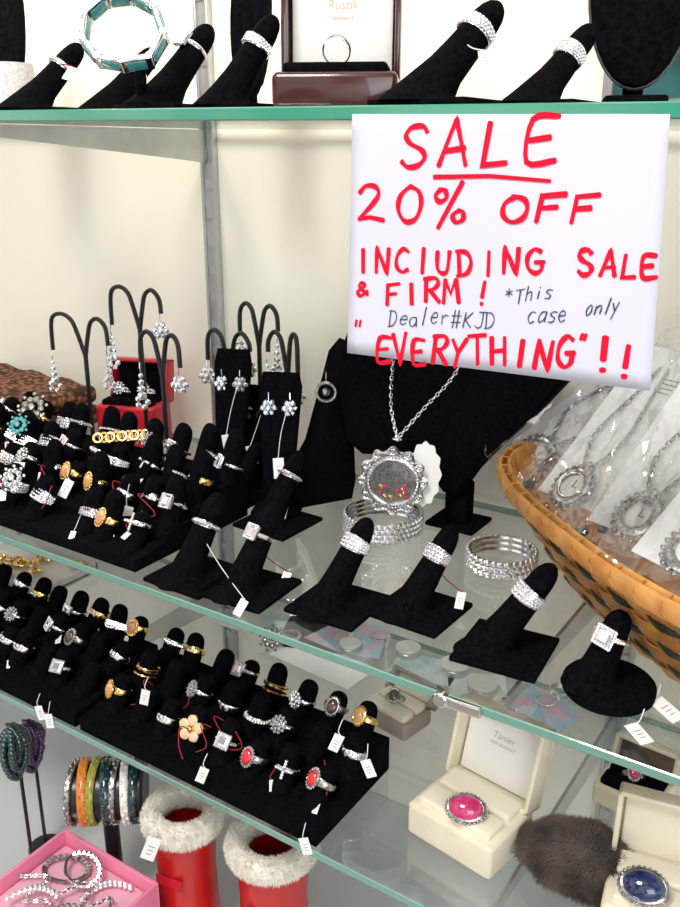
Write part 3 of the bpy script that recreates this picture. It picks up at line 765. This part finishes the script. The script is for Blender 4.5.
part('rim_lashing',mesh('rim_lashing',bm,rattan2),e)
bm=B(); secs=[[wv(i/60,.0,-.002) for i in range(60)],[wv(i/60,.003,-.002) for i in range(60)]]; loft(bm,secs); part('bottom',mesh('bottom',bm,rattan),e)
def bagged(p0,p1,w,roll,label):
    p0=Vector(p0);p1=Vector(p1); yv=(p1-p0); L=yv.length; yv.normalize()
    xv=Vector((1,0,0)); xv=(xv-yv*xv.dot(yv)).normalized(); zv=xv.cross(yv)
    M=Matrix((xv,yv,zv)).transposed().to_4x4(); M=T(*p0)@M@R(roll,'Y')
    e=thing('bagged_necklace',label,'packaged necklace',M,'bagged necklaces in the basket')
    bm=B(); box(bm,(0,L*.46,0),(w,L*1.08,.0008),.0003,seg=1); part('card',mesh('card',bm,tagm,False),e)
    bm=B(); nx,ny=14,22; g=[[bm.verts.new(((i/nx-.5)*w*1.38+rnd(-.001,.001),-.034+j/ny*(L+.05),.0105+.0026*math.sin(i*1.3+j*.8)+rnd(-.0020,.0020)+(.004*(1-j/ny)))) for i in range(nx+1)] for j in range(ny+1)]
    for j in range(ny):
        for i in range(nx):
            a_,b_,c_,d_=g[j][i],g[j][i+1],g[j+1][i+1],g[j+1][i]
            if (i*3+j)%2: bm.faces.new((a_,b_,c_)); bm.faces.new((a_,c_,d_))
            else: bm.faces.new((a_,b_,d_)); bm.faces.new((b_,c_,d_))
    part('plastic_bag',mesh('plastic_bag',bm,film,True,34,False),e)
    bm=B()
    chain(bm,[(-.004,.020,.004),(-.014,.05,.0035),(-.006,.09,.003),(-.002,L*.85,.002)],.0028,.0008)
    chain(bm,[(.004,.020,.004),(.013,.05,.0035),(.010,.09,.003),(.006,L*.85,.002)],.0028,.0008)
    part('chain',mesh('chain',bm,silverd),e)
    OV=T(0,0,0)@Sc(1.0,1.15,1)
    bm=B(); torus(bm,.0130,.0028,OV@T(0,0,.005),36,8); torus(bm,.0095,.0010,OV@T(0,0,.007),28,6)
    for i in range(20):
        a=2*PI*i/20; ico(bm,(.0164*math.cos(a),.0164*1.15*math.sin(a),.005),.0020)
    torus(bm,.003,.0009,T(0,.021,.005),12,6)
    part('pendant_frame',mesh('pendant_frame',bm,silverd),e)
    bm=B(); cyl(bm,(0,0,.003),.0118,.003,28,OV); part('pendant_face',mesh('pendant_face',bm,satin),e)
    bm=B(); box(bm,(.0012,.003,.0064),(.0005,.006,.0003)); box(bm,(.0025,-.0005,.0064),(.005,.0005,.0003)); part('watch_hands',mesh('watch_hands',bm,darkp,False),e)
    bm=B()
    for i in range(4): box(bm,(w*.22,L*(.80-.03*i),.0008),(w*.30-.002*i,.001,.0003))
    part('printed_lines',mesh('printed_lines',bm,taupe,False),e)
bagged(onz(575,490,.094),(-.160,.265,.190),.060,-16,'clear crinkled bag with white card, chain and watch pendant')
bagged(onz(640,520,.100),(-.100,.250,.210),.068,-10,'clear crinkled bag with white card and long silver chain')
bagged(onz(692,556,.104),(-.035,.225,.215),.066,-4,'clear crinkled bag with white card and ornate pendant')
bagged(onz(538,455,.084),(-.205,.285,.150),.048,4,'small clear bag with card and pendant')
bagged((-.125,.165,.088),(-.145,.275,.195),.05,-28,'clear bag with white card tucked between others')
# ---------------------------------------------------------------- rust mat
e=thing('folded_mat','folded rust-brown woven mat on the glass','mat',T(-1.0,.235,.0006)@R(-4,'Z'))
def lumpy(cx,cz,sx,sy2,sz):
    bm=B(); box(bm,(0,cx,cz),(sx,sy2,sz),.010,seg=4); bmesh.ops.subdivide_edges(bm,edges=[ed for ed in bm.edges if ed.calc_length()>.02],cuts=24,use_grid_fill=True)
    for v in bm.verts: v.co.z+=.0022*math.sin(v.co.x*90+v.co.y*40)*(1 if v.co.z>cz else 0)+(rnd(-.0008,.0008))
    return bm
part('lower_fold',mesh('lower_fold',lumpy(0,.014,.24,.15,.026),brownw),e)
part('upper_fold',mesh('upper_fold',lumpy(.004,.040,.232,.142,.024),brownw),e)
def brooch(p,r,m,label,n=9):
    e=thing('brooch',label,'brooch',T(*p)@R(20,'Z')@R(50,'X'))
    bm=B(); ico(bm,(0,0,.002),r*.3)
    for i in range(n):
        a=2*PI*i/n; sph(bm,(r*.62*math.cos(a),r*.62*math.sin(a),0),r*.24,None,(1,1,.6),10,6); ico(bm,(r*math.cos(a+.3),r*math.sin(a+.3),0),r*.14)
    part('flower',mesh('flower',bm,m,False),e)
brooch(onz(32,408,.07),.017,silverd,'silver leafy brooch on black velvet')
brooch(onz(12,478,.05),.012,gem,'round rhinestone brooch on black velvet')
brooch(onz(18,425,.065),.012,turq,'turquoise flower brooch beside rings')
brooch(onz(165,452,.06),.012,silverd,'small silver flower brooch beside gold chain')
brooch(onz(272,638,ZL+.012),.014,silverd,'small silver floral brooch on the glass')
p0=onz(98,438,.068);p1=onz(152,434,.068)
e=thing('chain_bracelet','gold link bracelet laid over black velvet','bracelet',T(*p0)); bm=B()
for i in range(10):
    q=p0.lerp(p1,i/9)-p0; torus(bm,.0045,.0014,T(*q)@R(35,'Z')@R(60+20*(i%2),'X'),14,6)
part('links',mesh('links',bm,gold),e)
p=onz(127,506,.03); tag(p+Vector((0,.005,.02)),p,yaw=20,tilt=-20,s=1.4)
p=onz(186,508,.03); tag(p+Vector((-.005,.005,.02)),p,yaw=40,tilt=-10,s=1.2)
p=onz(20,462,.05); tag(p+Vector((-.005,.005,.01)),p,yaw=20,tilt=-30,s=1.2)
p=onz(70,480,.04); tag(p+Vector((-.005,.005,.01)),p,yaw=20,tilt=-30,s=1.0)
p=onz(655,705,.0); tag(p+Vector((0,.01,.01)),p+Vector((0,0,.004)),yaw=60,tilt=-80,s=1.1)
p=onz(630,728,.0); tag(p+Vector((.005,.01,.01)),p+Vector((0,0,.003)),yaw=50,tilt=-85,s=1.0)
# ---------------------------------------------------------------- lower shelf extras
GX,GY=onz(28,572,ZL).x,.195
e=thing('gold_jewelry_tray','shallow white tray holding loose gold earrings','jewelry tray',T(GX,GY,ZL+.0003))
bm=B(); box(bm,(0,0,.004),(.16,.10,.008),.002); box(bm,(0,-.048,.009),(.16,.004,.012),.001); box(bm,(0,.048,.009),(.16,.004,.012),.001); box(bm,(.078,0,.009),(.004,.10,.012),.001); box(bm,(-.078,0,.009),(.004,.10,.012),.001)
part('tray_body',mesh('tray_body',bm,satin),e)
for i in range(18):
    bm=B(); torus(bm,.007,.002,R(rnd(-30,30),'X'),18,6); ico(bm,(.006,0,.001),.0038)
    solo('hoop_earring',mesh('hoop_earring',bm,gold),'small gold hoop earring lying in a white tray','earring',T(GX+rnd(-.066,.066),GY+rnd(-.036,.036),ZL+.0135),'gold hoops in tray')
for px,py,s_ in((455,672,1),(482,692,1),(408,655,.9),(350,650,.8)):
    p=onz(px,py,ZL); e=thing('trinket_tin','round metal trinket tin on the glass shelf','trinket tin',T(p.x,p.y,ZL+.0003)@Sc(s_,s_,s_),'round tins on lower shelf')
    bm=B(); cyl(bm,(0,0,0),.015,.008,32,bev=.001); part('tin_body',mesh('tin_body',bm,greytin),e)
    bm=B(); cyl(bm,(0,0,.0082),.0155,.004,32,bev=.0012); part('lid',mesh('lid',bm,satin),e)
for px,py,w,h,m,yw,lb in((385,597,.12,.07,pastel,20,'pastel floral printed card lying on the glass'),(322,662,.11,.05,tagm,-5,'blank white card under the ring stands'),(225,622,.05,.02,tagm,5,'small white paper slip on glass'),(520,640,.06,.045,tagm,30,'white paper slip beneath the upper glass'),(300,618,.07,.05,pastel2,-12,'pale green-blue printed card on the glass'),(455,640,.07,.045,pastel2,8,'pale blue printed card beside round tins'),(570,672,.07,.05,pastel,-20,'pink and blue printed card on the glass')):
    p=onz(px,py,ZL); bm=B(); box(bm,(0,0,.0006),(w,h,.0008)); solo('printed_card',mesh('printed_card',bm,m,False),lb,'card',T(p.x,min(p.y,.28),ZL+.0004)@R(yw,'Z'))
for px,py,k in((545,705,'cluster'),(340,640,'square'),(560,695,'plain'),(425,622,'cluster'),(290,640,'eternity'),(500,668,'eternity'),(380,640,'plain')):
    p=onz(px,py,ZL); ring(k,T(p.x,p.y,ZL+.0050)@R(rnd(0,60),'Z'),'lying flat on the glass')
p=onz(572,888,ZL)
e=thing('fur_pouch','soft grey-brown fur pouch beside the cream ring boxes','fur pouch',T(p.x,p.y+.014,ZL+.0004))
bm=B(); sph(bm,(0,0,.018),.035,None,(1.2,.85,.50)); part('pouch_body',mesh('pouch_body',bm,furg),e)
bm=B(); sam=[]
for i in range(15000):
    z=rnd(-.95,1); a=rnd(0,2*PI); q=math.sqrt(1-z*z); n=Vector((q*math.cos(a),q*math.sin(a),z))
    lump=1+.06*math.sin(a*4+z*3)+.05*math.sin(a*7-z*5)
    pp=Vector((n.x*.0425*lump,n.y*.0305*lump,.018+n.z*.018)); 
    sw=.5*math.sin(a*3+z*4)
    if pp.z>.002: sam.append((pp,Vector((n.x-.15+sw*.4,n.y*1.1-.25+sw*.3,n.z*.8)).normalized()))
fur(bm,sam,.0075,.0004,.3,.4)
f_=part('fur_pile',mesh('fur_pile',bm,furg,False,recalc=False),e); f_['kind']='stuff'
# ---------------------------------------------------------------- bottom deck
def boot(c,r,topz,yaw):
    e=thing('red_boot','red ornamental boot with fluffy cream fur cuff','ornamental boot',T(c[0],c[1],ZD+.0004)@R(yaw,'Z'),'red boots on the case floor')
    H=topz-ZD
    bm=B(); secs=[]
    for z,k,ox in((0,.95,0),(.01,1.0,0),(H*.3,.92,0),(H*.6,.88,0),(H*.9,.94,0),(H,.96,0),(H,.84,0),(H*.4,.78,0)):
        secs.append([Vector((r*k*math.cos(2*PI*i/36)+ox,r*k*math.sin(2*PI*i/36),z)) for i in range(36)])
    loft(bm,secs); part('shaft',mesh('shaft',bm,redfelt),e)
    bm=B(); sph(bm,(0,0,0),r*.95,T(0,-r*.8,r*.45)@Sc(.85,1.2,.6)); part('foot',mesh('foot',bm,redfelt),e)
    bm=B(); box(bm,(0,-r*.93,H*.62),(r*.9,.001,r*.35)); part('label',mesh('label',bm,redbox,False),e)
    bm=B(); torus(bm,r*.93,.0095,T(0,0,H-.004)@Sc(1,1,1.3),40,8); 
    part('cuff_core',mesh('cuff_core',bm,furw),e)
    bm=B(); sam=[]
    for i in range(7000):
        a=rnd(0,2*PI); b=rnd(0,2*PI); n=Vector((math.cos(b)*math.cos(a),math.cos(b)*math.sin(a),math.sin(b)))
        sam.append((Vector(((r*.93+.009*math.cos(b))*math.cos(a),(r*.93+.009*math.cos(b))*math.sin(a),H-.004+.012*math.sin(b))),n))
    fur(bm,sam,.0036,.0006,.2); f=part('fur_cuff',mesh('fur_cuff',bm,furw,False,recalc=False),e); f['kind']='stuff'
boot((-.519,.047),.033,-.270,10); boot((-.426,.068),.037,-.274,15)
p=Vector((-.604,.028,-.272))
e=thing('bracelet_roll','black bracelet display roll on a short post','bracelet stand',T(p.x,p.y,ZD+.0004))
RM=T(0,0,p.z-ZD)@R(38,'Z')@R(90,'Y')
bm=B(); cyl(bm,(0,0,-.038),.027,.076,32,RM,bev=.003); part('roll',mesh('roll',bm,darkp),e)
bm=B(); cyl(bm,(0,0,0),.008,p.z-ZD-.02,16); cyl(bm,(0,0,0),.03,.008,24,bev=.002); part('post',mesh('post',bm,darkp),e)
for zc,wd,m,l,tw in ((-.032,.006,silverd,'aged silver',5),(-.022,.009,orangeb,'wide orange',-4),(-.011,.008,greenb,'wide olive yellow',4),(.0,.009,darkb,'wide dark green',-5),(.010,.006,silverd,'aged silver',3),(.019,.008,whiteb,'pearl white',-4),(.030,.008,darkb,'wide dark green',4)):
    e2=thing('beaded_bracelet',l+' bracelet around a black display roll','bracelet',T(p.x,p.y,p.z)@R(38,'Z')@R(90,'Y')@T(-.001,0,zc)@R(tw,'X'))
    bm=B(); secs=[[Vector((rr*math.cos(2*PI*i/48),rr*math.sin(2*PI*i/48),z)) for rr,z in ((.0285,-wd*.5),(.0305,-wd*.5),(.0318,-wd*.3),(.0318,wd*.3),(.0305,wd*.5),(.0285,wd*.5))] for i in range(48)]
    loft(bm,secs,closed=True); part('band',mesh('band',bm,m),e2)
    bm=B()
    for k in range(36):
        a=2*PI*k/36; ico(bm,(.0318*math.cos(a),.0318*math.sin(a),wd*.25*(1 if k%2 else -1)),.0020,1)
    part('beads',mesh('beads',bm,m),e2)
e=thing('pink_box','open pink card box lined in pale pink with loose jewelry','box',T(-.578,-.064,ZD+.0004))
bm=B(); W_,D_,H_=.128,.128,.112
for sx in(-1,1): box(bm,(sx*(W_/2),0,H_/2),(.004,D_,H_),.001); box(bm,(0,sx*(D_/2),H_/2),(W_+.004,.004,H_),.001)
box(bm,(0,0,.002),(W_,D_,.004)); part('box_body',mesh('box_body',bm,pinkm),e)
bm=B(); box(bm,(0,0,H_-.02),(W_-.006,D_-.006,.012),.003); part('lining',mesh('lining',bm,pinkl),e)
for i in range(9):
    bm=B(); 
    if i%3==0:
        torus(bm,.019,.0022,Sc(1.2,.8,1),36,6)
        for k in range(12): ico(bm,(.019*1.2*math.cos(k*.28),.019*.8*math.sin(k*.28),.001),.0036)
    elif i%3==1:
        for k in range(11): box(bm,(.0045*k-.024,.012*math.sin(k*.3),.001),(.004,.007,.003),.0008,seg=1); ico(bm,(.0045*k-.024,.012*math.sin(k*.3),.003),.0016)
    else:
        chain(bm,[(-.025,-.01,.001),(-.01,.014,.002),(.008,-.012,.003),(.02,.01,.002),(.03,-.006,.001)],.0034,.0008)
    solo('bracelet',mesh('bracelet_band',bm,[silverd,gem,silver,silverd,gold,silverd,silver,gem,silver][i],False),'silver bracelet lying tangled in a pink box','bracelet',T(-.578+(-.030,.028,-.03,.026,0,.02,-.01,-.02,.030)[i],-.064+(.036,.036,.0,-.006,-.04,.02,.040,-.01,-.03)[i],ZD+.1015+.0012*i)@R((20,50,-30,10,70,0,-20,35,80)[i],'Z'),'bracelets in pink box')
for (px,py,m,lb,k0) in ((14,728,darkb,'dark green',0),(30,724,purpb,'dark violet',1)):
    c=ony(px,py,.0+.045*k0); e=thing('bead_necklace',lb+' glass bead strands draped on a hanger','bead necklace',T(c.x,c.y,c.z))
    bm=B()
    for q in range(5):
        w=.010+.002*q; h=.034+.006*((q*3)%5); az=q*.6
        for i in range(30):
            a=2*PI*i/30; x=w*math.sin(a)*(1+.2*math.cos(a)); ico(bm,(x*math.cos(az)+rnd(-.0006,.0006),x*math.sin(az)-.003,-h*.5+h*.5*math.cos(a)),rnd(.0032,.0044),2)
    part('beads',mesh('beads',bm,m),e)
    e=thing('jewelry_hanger','thin black hanger post for bead strands','jewelry stand',T(c.x,c.y,ZD+.0004))
    bm=B(); tube(bm,[(0,0,.004),(0,0,c.z-ZD+.004)],.002,8); tube(bm,[(-.012,0,c.z-ZD-.001),(0,0,c.z-ZD+.003),(.012,0,c.z-ZD-.001)],.002,8); part('post',mesh('post',bm,darkp),e)
    bm=B(); cyl(bm,(0,0,.0),.02,.006,24,bev=.001); part('base',mesh('base',bm,darkp),e)
p=ony(155,838,.0); tag(p+Vector((0,.01,.02)),p,yaw=30,tilt=-5,s=1.4)
# ---------------------------------------------------------------- top shelf extras
tb=top(128,.03)
e=thing('turquoise_bracelet','chunky turquoise and silver link cuff looped upright','bracelet',T(tb[0],tb[1],tb[2]+.048)@R(35,'Z')@R(66,'X'))
hexa=[(.0,-.021),(.019,-.018),(.029,.0),(.022,.020),(.006,.029),(-.012,.027),(-.026,.014),(-.028,-.004),(-.017,-.018)]
bm=B(); bt=B()
for (ax,ay),(bx,by_) in zip(hexa,hexa[1:]+hexa[:1]):
    a_=Vector((ax,ay,0)); b_=Vector((bx,by_,0)); d=b_-a_; c=(a_+b_)/2; M_=T(*c)@R(math.degrees(math.atan2(d.y,d.x)),'Z')
    box(bm,(0,0,0),(d.length*.94,.0042,.0150),.001,M_)
    box(bt,(0,0,0),(d.length*.74,.0062,.0110),.0015,M_)
    cyl(bm,(ax,ay,-.0080),.0022,.0160,10)
part('links',mesh('links',bm,silver),e); part('turquoise_inlay',mesh('turquoise_inlay',bt,turq),e)
e=thing('bracelet_post','small black velvet bracelet post','bracelet stand',T(tb[0],tb[1]+.014,tb[2]))
bm=B(); cyl(bm,(0,0,0),.014,.006,24,bev=.001); cyl(bm,(0,0,0),.004,.036,16); part('post',mesh('post',bm,velvet),e)
def easel(px,Y,w,h,label,yaw=20):
    t_=top(px,Y); e=thing('necklace_stand',label,'necklace stand',T(*t_)@R(yaw,'Z'))
    n=28; pts=[(w/2*math.cos(a),h*.55+h*.45*math.sin(a)) for a in [2*PI*i/n for i in range(n)]]
    bm=B(); prism(bm,pts,.012,R(-10,'X'),.003); part('panel',mesh('panel',bm,velvet),e)
    bm=B(); box(bm,(0,.01,.004),(w*.6,.06,.008),.002); box(bm,(0,.02,h*.3),(w*.2,.006,h*.6),.001); part('foot',mesh('foot',bm,velvet),e)
    return e
e=easel(634,.13,.062,.14,'oval black velvet necklace stand on upper shelf')
bm=B(); tube(bm,[R(-10,'X')@Vector((.031*math.cos(a),.005,.077+.063*math.sin(a))) for a in [2*PI*i/48 for i in range(48)]],.0014,6,closed=True); part('edge_trim',mesh('edge_trim',bm,mat('dark_pewter',(.10,.10,.11),.4,.6)),e)
easel(246,.22,.036,.16,'tall narrow black velvet necklace stand')
easel(4,.20,.035,.16,'tall black velvet necklace stand beside lace cuff')
t_=top(8,.12); bm=B(); cyl(bm,(0,0,0),.026,.045,36); 
lace=noisy(mat('white_lace',(.85,.83,.80),.8),(.66,.58,.55),350,.5)
solo('lace_cuff',mesh('lace_cuff',bm,lace),'white lace cuff bracelet standing on the shelf','bracelet',T(*t_))
# ---------------------------------------------------------------- lights, world, camera
def area(name,loc,tgt,size,e,col=(1,1,1)):
    l=bpy.data.lights.new(name,'AREA'); l.size=size; l.energy=e; l.color=col
    o=bpy.data.objects.new(name,l); COL.objects.link(o); o.location=loc
    o.rotation_euler=(Vector(tgt)-Vector(loc)).to_track_quat('-Z','Y').to_euler()
area('ceiling_lamp',(-.3,-.9,1.5),(-.45,.1,0),.5,20,(1,.97,.92))
area('shop_window_light',(1.1,-1.3,.6),(-.4,.1,-.05),.9,9,(.90,.96,1))
l=bpy.data.lights.new('case_lamp','POINT'); l.energy=3.0; l.color=(1,.87,.58); l.shadow_soft_size=.05
o=bpy.data.objects.new('case_lamp',l); COL.objects.link(o); o.location=(-.84,.08,.68)
w=bpy.data.worlds.new('World'); S.world=w; w.use_nodes=True; nt=w.node_tree; bg=nt.nodes['Background']
tc=nt.nodes.new('ShaderNodeTexCoord'); mp=nt.nodes.new('ShaderNodeTexNoise'); mp.inputs['Scale'].default_value=3.2; mp.inputs['Detail'].default_value=2
rp=nt.nodes.new('ShaderNodeValToRGB'); cr=rp.color_ramp
cr.elements[0].position=.38; cr.elements[0].color=(.07,.07,.08,1); cr.elements[1].position=.62; cr.elements[1].color=(.75,.95,1.15,1)
for ps,c_ in ((.45,(.16,.14,.14,1)),(.48,(.75,.45,.48,1)),(.52,(1.35,1.28,1.18,1)),(.57,(1.3,1.25,1.15,1))):
    el=cr.elements.new(ps); el.color=c_
nt.links.new(tc.outputs['Generated'],mp.inputs['Vector']); nt.links.new(mp.outputs['Fac'],rp.inputs['Fac']); nt.links.new(rp.outputs['Color'],bg.inputs['Color'])
bg.inputs['Strength'].default_value=.86
cam=bpy.data.cameras.new('camera'); cam.sensor_fit='VERTICAL'; cam.sensor_height=24; cam.lens=24*F/907; cam.clip_start=.01
co=bpy.data.objects.new('camera',cam); COL.objects.link(co); co.location=C
fw=Vector((-sy*cp,cy*cp,-sp)); co.rotation_euler=fw.to_track_quat('-Z','Y').to_euler()
S.camera=co
for o in list(COL.objects):
    if o.parent is None: o.location.z+=1.0
bpy.context.view_layer.update()
